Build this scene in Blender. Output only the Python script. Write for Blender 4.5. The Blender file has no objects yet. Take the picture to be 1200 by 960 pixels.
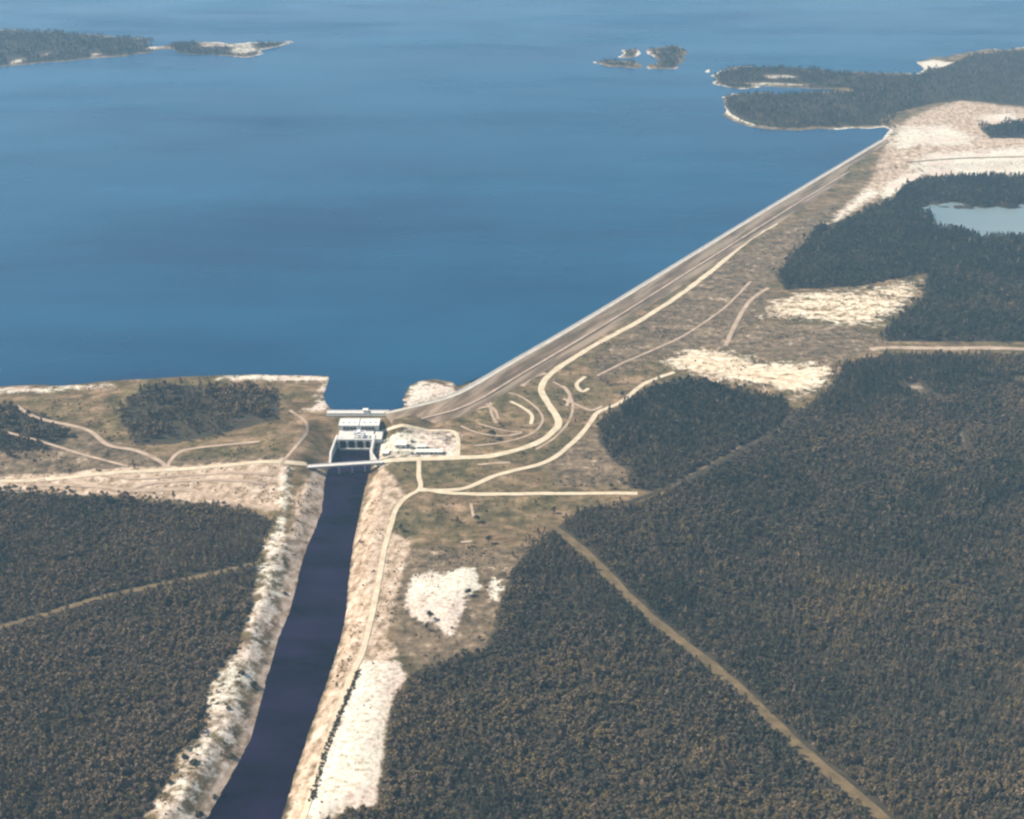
import bpy, bmesh, math, random
import numpy as np
from mathutils import Vector

random.seed(7)
RNG = np.random.default_rng(11)
SC = bpy.context.scene
COL = SC.collection
R = math.radians

# ------------------------------------------------------------------ camera
CAM_H, F, PITCH = 900.0, 1448.0, R(26.8)
cam_d = bpy.data.cameras.new('camera')
cam = bpy.data.objects.new('camera', cam_d)
COL.objects.link(cam)
cam.location = (0, 0, CAM_H)
cam.rotation_euler = (math.pi / 2 - PITCH, 0, 0)
cam_d.sensor_fit = 'HORIZONTAL'
cam_d.sensor_width = 36
cam_d.lens = 36 * F / 1200
cam_d.clip_start = 1
cam_d.clip_end = 60000
SC.camera = cam

LAKE_Z, CANAL_Z, CREST_Z = 10.0, -12.0, 16.0
CP, SP = math.cos(PITCH), math.sin(PITCH)


def at(px, py, z=0.0):
    """Point of the place (height z) seen at a pixel of the 1200x960 photograph."""
    u, v = (px - 600.0), -(py - 480.0)
    d = (u, F * CP + v * SP, -F * SP + v * CP)
    t = (z - CAM_H) / d[2]
    return Vector((d[0] * t, d[1] * t, z))


def pix(x, y, z):
    dy, dz = y, z - CAM_H
    depth = dy * CP - dz * SP
    up = dy * SP + dz * CP
    return 600 + F * x / depth, 480 - F * up / depth, depth


def poly(pts, z=0.0):
    return np.array([at(a, b, z)[:2] for a, b in pts])


# ------------------------------------------------------------------ numeric helpers
def vnoise(x, y, scale, seed=0, octaves=3):
    out = np.zeros(np.shape(x)); amp = 1.0; tot = 0.0
    for o in range(octaves):
        g = np.random.default_rng(seed * 17 + o).random((256, 256))
        u, v = np.asarray(x) / scale + 1000.3, np.asarray(y) / scale + 1000.7
        i, j = np.floor(u).astype(int), np.floor(v).astype(int)
        a, b = u - i, v - j
        a, b = a * a * (3 - 2 * a), b * b * (3 - 2 * b)
        i0, i1, j0, j1 = i % 256, (i + 1) % 256, j % 256, (j + 1) % 256
        out += amp * ((g[i0, j0] * (1 - a) + g[i1, j0] * a) * (1 - b) + (g[i0, j1] * (1 - a) + g[i1, j1] * a) * b)
        tot += amp; amp *= 0.5; scale *= 0.5
    return out / tot


def sstep(e0, e1, x):
    t = np.clip((x - e0) / (e1 - e0), 0, 1)
    return t * t * (3 - 2 * t)


def seg_dist(X, Y, a, b):
    dx, dy = b[0] - a[0], b[1] - a[1]
    L2 = dx * dx + dy * dy + 1e-9
    t = np.clip(((X - a[0]) * dx + (Y - a[1]) * dy) / L2, 0, 1)
    return np.hypot(X - a[0] - t * dx, Y - a[1] - t * dy)


def sdf(X, Y, P, margin=500.0):
    """signed distance to polygon: negative inside."""
    X = np.asarray(X, float); Y = np.asarray(Y, float)
    out = np.full(X.shape, margin)
    lo, hi = P.min(0) - margin, P.max(0) + margin
    m = (X >= lo[0]) & (X <= hi[0]) & (Y >= lo[1]) & (Y <= hi[1])
    x, y = X[m], Y[m]
    if x.size == 0:
        return out
    d = np.full(x.shape, 1e9); ins = np.zeros(x.shape, bool)
    n = len(P)
    for k in range(n):
        a, b = P[k], P[(k + 1) % n]
        d = np.minimum(d, seg_dist(x, y, a, b))
        c = (a[1] > y) != (b[1] > y)
        if a[1] != b[1]:
            ins ^= c & (x < (b[0] - a[0]) * (y - a[1]) / (b[1] - a[1]) + a[0])
    out[m] = np.minimum(np.where(ins, -d, d), margin)
    return out


def line_dist(X, Y, P):
    d = np.full(np.shape(X), 1e9)
    for a, b in zip(P[:-1], P[1:]):
        d = np.minimum(d, seg_dist(X, Y, a, b))
    return d


# ------------------------------------------------------------------ object helpers
def link(o, parent=None):
    COL.objects.link(o)
    if parent is not None:
        o.parent = parent
    return o


def mesh_from(name, verts, faces, mat, parent=None, smooth=False):
    me = bpy.data.meshes.new(name)
    me.from_pydata([tuple(v) for v in verts], [], [tuple(f) for f in faces])
    me.materials.append(mat)
    if smooth:
        me.polygons.foreach_set('use_smooth', [True] * len(me.polygons))
    me.update()
    return link(bpy.data.objects.new(name, me), parent)


def tag(o, label=None, cat=None, group=None, kind=None):
    if label: o['label'] = label
    if cat: o['category'] = cat
    if group: o['group'] = group
    if kind: o['kind'] = kind
    return o


def empty(name, loc, rz=0.0):
    o = bpy.data.objects.new(name, None)
    o.empty_display_size = 5
    o.location = loc
    o.rotation_euler = (0, 0, rz)
    return link(o)


class MB:
    def __init__(self):
        self.v, self.f = [], []

    def box(self, x0, x1, y0, y1, z0, z1):
        b = len(self.v)
        self.v += [(x, y, z) for z in (z0, z1) for x, y in ((x0, y0), (x1, y0), (x1, y1), (x0, y1))]
        self.f += [(b, b + 3, b + 2, b + 1), (b + 4, b + 5, b + 6, b + 7)] + \
                  [(b + i, b + (i + 1) % 4, b + 4 + (i + 1) % 4, b + 4 + i) for i in range(4)]
        return self

    def bar(self, a, c, w, h=None):
        a, c = Vector(a), Vector(c); h = h or w
        d = (c - a).normalized()
        s = d.cross(Vector((0, 0, 1)))
        s = s.normalized() if s.length > 1e-4 else Vector((1, 0, 0))
        u = s.cross(d).normalized()
        b = len(self.v)
        for p in (a, c):
            self.v += [tuple(p + s * i * w / 2 + u * j * h / 2) for i, j in ((-1, -1), (1, -1), (1, 1), (-1, 1))]
        self.f += [(b, b + 1, b + 2, b + 3), (b + 7, b + 6, b + 5, b + 4)] + \
                  [(b + i, b + 4 + i, b + 4 + (i + 1) % 4, b + (i + 1) % 4) for i in range(4)]
        return self

    def tube(self, a, c, r0, r1, n=6):
        a, c = Vector(a), Vector(c)
        d = (c - a).normalized()
        s = d.orthogonal().normalized(); u = d.cross(s)
        b = len(self.v)
        for p, r in ((a, r0), (c, r1)):
            for k in range(n):
                t = 2 * math.pi * k / n
                self.v.append(tuple(p + s * math.cos(t) * r + u * math.sin(t) * r))
        self.f += [(b + k, b + (k + 1) % n, b + n + (k + 1) % n, b + n + k) for k in range(n)]
        self.f += [tuple(b + n + k for k in range(n))]
        return self

    def prism(self, prof, x0, x1):
        """profile in (y,z) pulled along x."""
        b = len(self.v); n = len(prof)
        self.v += [(x0, y, z) for y, z in prof] + [(x1, y, z) for y, z in prof]
        self.f += [tuple(b + k for k in range(n))[::-1], tuple(b + n + k for k in range(n))]
        self.f += [(b + k, b + (k + 1) % n, b + n + (k + 1) % n, b + n + k) for k in range(n)]
        return self

    def build(self, name, mat, parent=None, bevel=0.0):
        o = mesh_from(name, self.v, self.f, mat, parent)
        bm = bmesh.new(); bm.from_mesh(o.data)
        bmesh.ops.recalc_face_normals(bm, faces=bm.faces)
        if bevel:
            bmesh.ops.bevel(bm, geom=bm.edges[:], offset=bevel, segments=1, affect='EDGES')
        bm.to_mesh(o.data); bm.free()
        return o


# ------------------------------------------------------------------ materials
def new_mat(name):
    m = bpy.data.materials.new(name); m.use_nodes = True
    nt = m.node_tree
    return m, nt, nt.nodes['Principled BSDF']


def N(nt, kind, **kw):
    n = nt.nodes.new(kind)
    for k, v in kw.items():
        setattr(n, k, v)
    return n


def noise_node(nt, scale, detail=4, rough=0.55, mapping=None, vec=None):
    n = N(nt, 'ShaderNodeTexNoise')
    n.inputs['Scale'].default_value = scale
    n.inputs['Detail'].default_value = detail
    n.inputs['Roughness'].default_value = rough
    if vec is not None:
        nt.links.new(vec, n.inputs['Vector'])
    return n


def ramp(nt, fac, stops):
    r = N(nt, 'ShaderNodeValToRGB')
    els = r.color_ramp.elements
    while len(els) < len(stops):
        els.new(0.5)
    for e, (p, c) in zip(els, stops):
        e.position = p; e.color = (*c, 1)
    nt.links.new(fac, r.inputs[0])
    return r.outputs[0]


def mixc(nt, fac, a, b):
    m = N(nt, 'ShaderNodeMix', data_type='RGBA')
    if isinstance(fac, (int, float)):
        m.inputs[0].default_value = fac
    else:
        nt.links.new(fac, m.inputs[0])
    for s, v in ((6, a), (7, b)):
        if isinstance(v, tuple):
            m.inputs[s].default_value = (*v, 1)
        else:
            nt.links.new(v, m.inputs[s])
    return m.outputs[2]


def math_node(nt, op, a, b=None, clamp=False):
    m = N(nt, 'ShaderNodeMath', operation=op, use_clamp=clamp)
    for s, v in ((0, a), (1, b)):
        if v is None: continue
        if isinstance(v, (int, float)): m.inputs[s].default_value = v
        else: nt.links.new(v, m.inputs[s])
    return m.outputs[0]


def objco(nt):
    return N(nt, 'ShaderNodeTexCoord').outputs['Object']


def simple_mat(name, c0, c1, scale, rough=0.9, bump=0.0, detail=5):
    m, nt, b = new_mat(name)
    v = objco(nt)
    n = noise_node(nt, scale, detail, 0.6, vec=v)
    nt.links.new(ramp(nt, n.outputs[0], [(0.3, c0), (0.7, c1)]), b.inputs['Base Color'])
    b.inputs['Roughness'].default_value = rough
    b.inputs['Specular IOR Level'].default_value = 0.25
    if bump:
        bp = N(nt, 'ShaderNodeBump'); bp.inputs['Distance'].default_value = bump
        bp.inputs['Strength'].default_value = 0.7
        nt.links.new(n.outputs[0], bp.inputs['Height'])
        nt.links.new(bp.outputs[0], b.inputs['Normal'])
    return m


M = {}
M['concrete'] = simple_mat('pale_concrete', (0.48, 0.46, 0.42), (0.66, 0.63, 0.57), 0.12)
M['roof'] = simple_mat('roof_membrane', (0.62, 0.60, 0.52), (0.76, 0.74, 0.66), 0.1)
M['old_concrete'] = simple_mat('weathered_concrete', (0.36, 0.35, 0.30), (0.52, 0.51, 0.45), 0.15)
M['gate'] = simple_mat('gate_steel', (0.03, 0.035, 0.04), (0.06, 0.06, 0.065), 0.3, 0.6)
M['glass'] = simple_mat('dark_glazing', (0.015, 0.02, 0.025), (0.03, 0.035, 0.04), 0.2, 0.15)
M['steel'] = simple_mat('grey_steel', (0.30, 0.31, 0.32), (0.42, 0.42, 0.42), 0.4, 0.55)
M['white_steel'] = simple_mat('white_painted_steel', (0.70, 0.69, 0.68), (0.80, 0.79, 0.78), 0.4, 0.5)
M['deck'] = simple_mat('bridge_deck', (0.50, 0.47, 0.43), (0.66, 0.62, 0.57), 0.15)
M['gravel'] = simple_mat('gravel_road', (0.46, 0.37, 0.25), (0.68, 0.57, 0.41), 0.07, 1.0)
M['crest_gravel'] = simple_mat('crest_gravel', (0.38, 0.34, 0.29), (0.56, 0.50, 0.42), 0.05, 1.0)
M['dirt'] = simple_mat('dirt_track', (0.28, 0.20, 0.14), (0.50, 0.38, 0.28), 0.06, 1.0)
M['yard'] = simple_mat('yard_gravel', (0.36, 0.34, 0.31), (0.50, 0.47, 0.42), 0.08, 1.0)
M['cut_grass'] = simple_mat('rough_grass', (0.075, 0.056, 0.028), (0.19, 0.135, 0.070), 0.06, 1.0)
M['gap_shade'] = simple_mat('painted_gap_shade', (0.03, 0.026, 0.018), (0.075, 0.06, 0.04), 0.06, 1.0)  # forest floor tone kept near black to paint the shade in the tree gap
M['bark'] = simple_mat('bark', (0.10, 0.08, 0.065), (0.20, 0.17, 0.14), 0.8)


def water_mat(name, col, rough, bscale, bdist, spec=0.5, cs=1.0):
    m, nt, b = new_mat(name)
    v = objco(nt)
    big = noise_node(nt, 0.0009 * cs, 4, 0.6, vec=v)
    ms = N(nt, 'ShaderNodeMapping'); ms.inputs['Scale'].default_value = (0.35, 1.5, 1); nt.links.new(v, ms.inputs[0])
    st = noise_node(nt, 0.0021 * cs, 5, 0.62, vec=ms.outputs[0])
    sm = math_node(nt, 'ADD', math_node(nt, 'MULTIPLY', big.outputs[0], 0.45), math_node(nt, 'MULTIPLY', st.outputs[0], 0.55))
    c = ramp(nt, sm, [(0.36, col[0]), (0.64, col[1])])
    b.inputs['Specular IOR Level'].default_value = spec
    nt.links.new(c, b.inputs['Base Color'])
    b.inputs['IOR'].default_value = 1.33
    mp = N(nt, 'ShaderNodeMapping'); mp.inputs['Scale'].default_value = (0.6, 1.6, 1)
    nt.links.new(v, mp.inputs[0])
    rn = noise_node(nt, 0.0016, 3, 0.6, vec=mp.outputs[0])
    rr = N(nt, 'ShaderNodeMapRange')
    rr.inputs['From Min'].default_value = 0.35; rr.inputs['From Max'].default_value = 0.7
    rr.inputs['To Min'].default_value = rough[0]; rr.inputs['To Max'].default_value = rough[1]
    nt.links.new(rn.outputs[0], rr.inputs[0]); nt.links.new(rr.outputs[0], b.inputs['Roughness'])
    w = noise_node(nt, bscale, 3, 0.6, vec=v)
    bp = N(nt, 'ShaderNodeBump'); bp.inputs['Distance'].default_value = bdist
    bp.inputs['Strength'].default_value = 0.5
    nt.links.new(w.outputs[0], bp.inputs['Height'])
    nt.links.new(bp.outputs[0], b.inputs['Normal'])
    return m


M['lake'] = water_mat('lake_water', ((0.003, 0.030, 0.080), (0.008, 0.074, 0.142)), (0.12, 0.38), 0.12, 0.5)
M['canal'] = water_mat('canal_water', ((0.001, 0.0005, 0.002), (0.014, 0.008, 0.030)), (0.10, 0.3), 0.15, 0.3, 0.12, 14.0)
M['pond'] = water_mat('pond_water', ((0.13, 0.19, 0.20), (0.22, 0.26, 0.26)), (0.15, 0.3), 0.2, 0.2)


def leaf_mat(name, stops):
    m, nt, b = new_mat(name)
    a = N(nt, 'ShaderNodeAttribute', attribute_type='INSTANCER', attribute_name='tint')
    v = objco(nt)
    n = noise_node(nt, 0.5, 3, 0.6, vec=v)
    f = math_node(nt, 'ADD', a.outputs['Fac'], math_node(nt, 'MULTIPLY', math_node(nt, 'SUBTRACT', n.outputs[0], 0.5), 0.25), True)
    nt.links.new(ramp(nt, f, stops), b.inputs['Base Color'])
    b.inputs['Roughness'].default_value = 0.95
    b.inputs['Specular IOR Level'].default_value = 0.1
    return m


M['leaf'] = leaf_mat('tree_foliage', [
(0.0, (0.036, 0.044, 0.030)), (0.22, (0.066, 0.066, 0.042)), (0.42, (0.112, 0.096, 0.064)),
    (0.62, (0.158, 0.120, 0.080)), (0.82, (0.190, 0.140, 0.060)), (1.0, (0.25, 0.18, 0.13))])

# ------------------------------------------------------------------ outlines of the place
crest = [at(a, b, CREST_Z) for a, b in ((452, 484), (490, 475), (537, 461), (600, 425), (700, 367), (800, 306), (900, 245), (985, 194), (1037, 163))]
crest_n = []
for k in range(len(crest)):
    d = (crest[min(k + 1, len(crest) - 1)] - crest[max(k - 1, 0)]).normalized()
    crest_n.append(Vector((-d.y, d.x, 0)))        # towards the lake
dam_water = [(c + n * 10).xy for c, n in zip(crest, crest_n)]

shore_left = [(-700, 470), (-200, 456), (0, 453), (40, 451), (75, 452), (130, 446), (175, 444), (220, 441), (262, 440), (300, 439), (340, 440), (386, 441),
              (383, 452), (379, 463), (382, 473), (388, 480), (420, 483), (452, 482), (464, 476), (472, 468), (476, 460), (480, 452), (490, 447), (510, 444.5), (535, 449)]
shore_right = [(1043, 152), (1036, 149), (1018, 151), (1000, 150), (982, 152), (960, 151), (935, 153), (905, 152), (880, 149), (862, 143), (846, 134), (838, 123),
               (842, 114), (858, 109), (905, 107.5), (960, 107.5), (992, 106), (960, 105), (900, 104.5), (850, 104), (834, 98), (829, 88), (845, 81), (880, 76), (930, 76.5), (960, 80), (1000, 84),
               (1040, 86), (1074, 85), (1084, 79), (1072, 72), (1092, 65), (1130, 60), (1200, 54), (1400, 42)]
LAKE = np.array([tuple(p) for p in poly(shore_left, LAKE_Z)] + [tuple(p) for p in dam_water[3:]] +
                [tuple(p) for p in poly(shore_right, LAKE_Z)] + [(9000, 9000), (9600, 13500), (-9600, 13500), (-9600, 1500)])
ISLANDS = [poly(p, LAKE_Z) for p in (
    [(-260, 38), (0, 36), (60, 36), (130, 42), (185, 46), (175, 52), (190, 60), (150, 66), (60, 74), (0, 79), (-260, 92)],
    [(190, 50), (230, 47), (270, 50), (345, 47), (350, 50), (310, 58), (312, 63), (290, 67), (230, 66), (200, 64)],
    [(700, 73), (722, 71), (744, 72), (742, 79), (715, 78)],
    [(728, 60), (745, 57), (748, 64), (742, 69), (730, 67)],
    [(762, 57), (790, 54), (803, 59), (800, 66), (806, 74), (796, 82), (770, 81), (764, 72)],
    [(818, 82), (835, 79), (838, 86), (822, 87)])]
PLAIN = poly([(470, 492), (540, 470), (700, 380), (900, 258), (1000, 205), (1060, 200), (1300, 190), (3200, 190), (3200, 1500), (-1500, 1500), (-1500, 640), (0, 600), (300, 580), (395, 530), (440, 512)], 0)
canal_L = [(389, 519), (388, 540), (381, 560), (377, 600), (354, 656), (341, 712), (323, 757), (311, 799), (296, 862), (270, 911), (244, 956), (170, 1070), (60, 1240)]
canal_R = [(438, 519), (437, 540), (431, 560), (422, 600), (411, 656), (404, 731), (390, 780), (361, 862), (342, 919), (330, 960), (285, 1070), (215, 1240)]
CANAL = poly(canal_L + canal_R[::-1], CANAL_Z)
POND = poly([(1080, 252), (1098, 243), (1120, 242), (1160, 243), (1210, 238), (1330, 236), (1330, 272), (1200, 275), (1150, 277), (1110, 270)], 0)

forests = {}
forests['left'] = poly([(-420, 575), (0, 580), (60, 582), (150, 587), (230, 594), (300, 604), (322, 614), (308, 632), (300, 660), (295, 707), (277, 757), (243, 803), (233, 857), (207, 883), (193, 923), (163, 957), (60, 1110), (-420, 1110)])
forests['left_clump'] = poly([(150, 466), (200, 452), (250, 456), (325, 462), (328, 492), (290, 502), (240, 512), (200, 520), (160, 521), (145, 495)], 8)
forests['left_band'] = poly([(-420, 488), (15, 478), (60, 492), (80, 510), (75, 522), (40, 528), (-420, 540)], 6)
forests['clump'] = poly([(703, 494), (725, 477), (750, 458), (790, 446), (830, 448), (870, 460), (920, 467), (925, 490), (890, 512), (850, 532), (800, 560), (765, 576), (738, 572), (738, 552), (718, 540), (702, 515)])
forests['right'] = poly([(640, 628), (605, 662), (588, 700), (580, 735), (565, 765), (490, 785), (474, 800), (460, 826), (455, 850), (450, 890), (442, 946), (400, 955), (372, 1000), (300, 1180), (1620, 1180), (1620, 416), (1175, 416), (1045, 416), (990, 425), (975, 455), (940, 482), (900, 512), (805, 566), (750, 592), (690, 594)])
forests['upper'] = poly([(1062, 216), (1130, 206), (1200, 207), (1620, 204), (1620, 400), (1040, 400), (1035, 388), (1080, 352), (1087, 320), (1050, 326), (1000, 336), (920, 340), (910, 325), (930, 300), (960, 266), (1000, 254), (1045, 235)])
forests['far_clump'] = poly([(1148, 150), (1180, 144), (1240, 146), (1240, 163), (1160, 162)], 10)
forests['far'] = poly([(1046, 132), (1080, 88), (1140, 64), (1250, 54), (1700, 44), (1700, 122), (1200, 124), (1130, 117), (1092, 121)], 12)

sands = {
    'spoil_strip': poly([(422, 775), (466, 775), (475, 792), (459, 816), (453, 847), (449, 885), (442, 918), (438, 944), (400, 950), (372, 968), (360, 962), (370, 918), (395, 852), (415, 800)]),
    'blob': poly([(487, 674), (505, 670), (520, 673), (540, 667), (556, 668), (560, 690), (544, 700), (540, 722), (527, 744), (512, 734), (508, 720), (500, 732), (478, 716), (477, 700)]),
    'blob2': poly([(573, 682), (583, 676), (588, 690), (584, 704), (577, 700)]),
    'bank': poly([(327, 552), (346, 552), (342, 590), (338, 620), (345, 640), (335, 690), (325, 720), (310, 757), (300, 800), (285, 850), (262, 890), (235, 935), (220, 975), (163, 965), (193, 923), (207, 883), (233, 857), (243, 803), (277, 757), (295, 707), (300, 660), (308, 632), (320, 610)]),
    'shore': poly([(-400, 458), (0, 454), (75, 453), (135, 448), (140, 453), (75, 459), (0, 462), (-400, 470)], 10),
    'shore2': poly([(255, 441), (300, 439), (386, 441), (383, 455), (380, 466), (390, 481), (345, 483), (370, 474), (374, 448), (300, 446), (255, 446)], 10),
    'headland': poly([(478, 462), (482, 450), (497, 445), (536, 450), (537, 460), (515, 466), (490, 474), (455, 483), (466, 476)], 11),
    'mid': poly([(775, 424), (800, 408), (850, 410), (900, 424), (940, 424), (978, 428), (972, 446), (935, 470), (905, 456), (870, 450), (830, 442), (800, 436)]),
    'mid2': poly([(888, 372), (905, 348), (950, 343), (1000, 340), (1080, 326), (1075, 348), (1032, 384), (1000, 382), (930, 374)]),
    'abut_a': poly([(1040, 170), (1046, 146), (1060, 148), (1110, 145), (1150, 160), (1140, 172), (1080, 172), (1050, 178)], 10),
    'abut_b': poly([(1062, 196), (1078, 179), (1140, 175), (1200, 170), (1400, 168), (1400, 202), (1200, 202), (1090, 202)], 10),
    'abut_c': poly([(1060, 200), (1088, 199), (1064, 214), (1046, 226), (1032, 230), (1035, 214)], 8),
    'abut_d': poly([(1034, 222), (1000, 246), (965, 270), (985, 243), (1016, 220)], 4),
    'abut_e': poly([(1143, 136), (1190, 132), (1196, 141), (1160, 145)], 10),
    'pen_a': poly([(893, 86), (930, 87), (940, 91), (905, 93), (890, 90)], 12),
    'pen_b': poly([(866, 96), (900, 95), (960, 98), (950, 101), (880, 101)], 12),
    'isle_a': poly([(8, 66), (26, 66), (34, 72), (10, 76)], 12),
    'isle_b': poly([(44, 60), (60, 60), (58, 65), (42, 66)], 12),
    'isle_c': poly([(104, 62), (120, 61), (122, 68), (106, 69)], 12),
    'speck_a': poly([(1040, 446), (1062, 450), (1078, 445), (1096, 462), (1080, 464), (1064, 456)]),
    'speck_b': poly([(1184, 441), (1206, 439), (1210, 450), (1190, 450)]),
    'speck_c': poly([(1120, 506), (1130, 500), (1137, 528), (1126, 530)]),
    'beach': poly([(836, 118), (843, 130), (862, 141), (882, 147), (908, 150), (905, 146), (880, 142), (862, 135), (848, 123)], 10),
    'beach2': poly([(1072, 73), (1095, 70), (1120, 74), (1118, 79), (1085, 80)], 10),
    'yard': poly([(436, 512), (500, 503), (540, 508), (540, 537), (480, 542), (440, 548)]),
    'pondrim': poly([(1085, 240), (1110, 231), (1200, 229), (1330, 228), (1330, 280), (1200, 281), (1120, 276)]),
    'isle_dots': poly([(228, 49), (300, 46), (346, 47), (340, 51), (300, 51), (308, 60), (285, 66), (262, 62), (270, 56), (232, 56)], 10),
}
ABUT = poly([(1036, 162), (1058, 140), (1090, 126), (1122, 117), (1200, 126), (1400, 126), (1400, 204), (1200, 202), (1130, 202), (1090, 203), (1062, 212), (1040, 226), (1000, 246), (965, 272), (978, 245), (1018, 205)], 10)
tans = {
    'abut': ABUT,
    'bank_r': poly([(446, 545), (462, 560), (474, 580), (462, 600), (456, 625), (482, 632), (468, 690), (450, 745), (470, 770), (420, 780), (395, 850), (365, 945), (345, 1000), (320, 1000), (341, 919), (360, 862), (390, 780), (403, 731), (411, 656), (422, 600), (434, 560)]),
    'bank_l': poly([(372, 545), (383, 545), (381, 560), (378, 600), (354, 656), (341, 712), (322, 757), (311, 799), (296, 862), (270, 911), (244, 956), (200, 1030), (165, 1000), (220, 960), (285, 850), (320, 740), (340, 640), (345, 580)]),
    'left': poly([(-400, 560), (0, 562), (150, 552), (340, 545), (326, 600), (260, 592), (180, 584), (0, 580), (-400, 580)]),
}
earths = {
    'a': poly([(455, 640), (600, 640), (640, 625), (590, 700), (575, 760), (480, 790), (460, 750)]),
    'b': poly([(-400, 500), (80, 500), (190, 540), (340, 540), (325, 600), (150, 585), (-400, 578)]),
    'c': poly([(870, 375), (1010, 385), (1045, 402), (985, 425), (900, 420), (800, 400)]),
    'd': poly([(640, 535), (700, 500), (740, 555), (740, 572), (650, 572)]),
    'toe': poly([(690, 420), (760, 372), (860, 300), (940, 255), (985, 235), (960, 270), (930, 300), (905, 330), (890, 380), (830, 405), (770, 420), (700, 450)]),
    'e': poly([(900, 330), (870, 370), (760, 420), (700, 440), (720, 400), (850, 310), (930, 265), (935, 290)]),
}

# ------------------------------------------------------------------ terrain grid
def axis(stops):
    out = []
    for a, b, s in stops:
        n = max(1, int(round((b - a) / s)))
        out += list(np.linspace(a, b, n, endpoint=False))
    out.append(stops[-1][1])
    return np.array(out)


GX = axis([(-9500, -3000, 500), (-3000, -1300, 60), (-1300, -900, 20), (-900, 1350, 5), (1350, 2200, 15), (2200, 3200, 50), (3200, 9500, 500)])
GY = axis([(-1500, 400, 100), (400, 750, 25), (750, 2600, 5), (2600, 4000, 10), (4000, 6500, 20), (6500, 13400, 300)])


def land_sd(X, Y):
    """> 0 on land: metres from the lake shore."""
    s = sdf(X, Y, LAKE, 500)
    for P in ISLANDS:
        s = np.maximum(s, -sdf(X, Y, P, 500))
    s = s + (vnoise(X, Y, 130, 93, 3) - .55) * 110 * sstep(3620, 3900, Y) * (np.abs(s) < 200)
    return s


PATCHY = {'speck_a': .5, 'speck_b': .5, 'speck_c': .5, 'isle_dots': .6, 'isle_a': .7, 'isle_b': .7, 'isle_c': .7, 'blob': 1.3, 'spoil_strip': 1.3, 'blob2': 1.1, 'pen_a': .6, 'pen_b': .6, 'mid': .84, 'mid2': .68, 'shore': .8, 'abut_a': .8, 'abut_b': .85, 'abut_d': .85, 'bank': .60, 'shore2': .8, 'pondrim': .55, 'yard': .7, 'headland': .8}


def sand_mask(X, Y, d, w=14.0):
    m = np.zeros(np.shape(X))
    for key, P in d.items():
        ww = w * (2.2 if key in ('mid', 'mid2', 'abut_a', 'abut_b', 'pondrim') else 1.0) * (1.0 + max(0.0, (P[:, 1].mean() - 1700) / 1700))
        m = np.maximum(m, PATCHY.get(key, 1.0) * (1 - sstep(-ww, ww, sdf(X, Y, P, 80))))
    return m


def forest_sd(X, Y):
    s = np.full(np.shape(X), 60.0)
    for P in forests.values():
        s = np.minimum(s, sdf(X, Y, P, 60))
    return s


CLOSE_A, CLOSE_B = at(325, 486, 12).xy, at(466, 488, 12).xy
YARD = poly([(442, 508), (505, 502), (545, 506), (545, 540), (480, 544), (446, 548)])


def height_fn(X, Y):
    L = land_sd(X, Y)
    nat = 10.0 + np.clip(L * 0.12, -14, 2.5)
    inland = sstep(30, 330, L)
    left = sstep(0, -300, X + 200)          # left bank falls away from the lake
    nat = nat - 8.0 * inland * (Y < 2300) * left
    nat = nat + (vnoise(X, Y, 90, 3) - 0.5) * 3.0 * sstep(5, 60, L)
    nat = nat + 14 * sstep(40, 260, L) * (Y > 3000) * vnoise(X, Y, 400, 9)
    w = sstep(-45, 25, -sdf(X, Y, PLAIN, 300))
    pl = (vnoise(X, Y, 120, 5) - 0.5) * 4.0 + (vnoise(X, Y, 30, 6) - 0.5) * 1.2
    yd = sstep(20, -10, sdf(X, Y, YARD, 60))
    pl = pl * (1 - yd) + 1.5 * yd
    h = nat * (1 - w) + pl * w
    # fill that closes the gap behind the power station
    dc = seg_dist(X, Y, CLOSE_A, CLOSE_B)
    h = np.where(L > 2, np.maximum(h, 12.8 - 0.28 * np.maximum(0, dc - 16)), h)
    # spoil heaps stand a little proud
    sm = np.zeros(np.shape(X))
    for k in ('spoil_strip', 'blob', 'bank'):
        sm = np.maximum(sm, sstep(4, -16, sdf(X, Y, sands[k], 60)))
    h = h + sm * (0.6 + 3.0 * vnoise(X, Y, 22, 8, 2) + 2.6 * np.abs(vnoise(X, Y, 11, 18, 1) - .5))
    c = sdf(X, Y, CANAL, 200)
    h = np.minimum(h, CANAL_Z + np.where(c > 0, c * (0.42 + 0.2 * vnoise(X, Y, 40, 12)), np.maximum(c * 0.5, -4)))
    p = sdf(X, Y, POND, 100) + (vnoise(X, Y, 45, 19) - .60) * 110 * (sdf(X, Y, POND, 100) < 60)
    h = np.minimum(h, -1.5 + np.maximum(p, -10) * 0.12)
    return h


XX, YY = np.meshgrid(GX, GY)
HH = height_fn(XX, YY)
nx, ny = len(GX), len(GY)


def ground_z(x, y):
    x = np.asarray(x, float); y = np.asarray(y, float)
    i = np.clip(np.searchsorted(GX, x) - 1, 0, nx - 2); j = np.clip(np.searchsorted(GY, y) - 1, 0, ny - 2)
    a = (x - GX[i]) / (GX[i + 1] - GX[i]); b = (y - GY[j]) / (GY[j + 1] - GY[j])
    return (HH[j, i] * (1 - a) + HH[j, i + 1] * a) * (1 - b) + (HH[j + 1, i] * (1 - a) + HH[j + 1, i + 1] * a) * b


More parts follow.
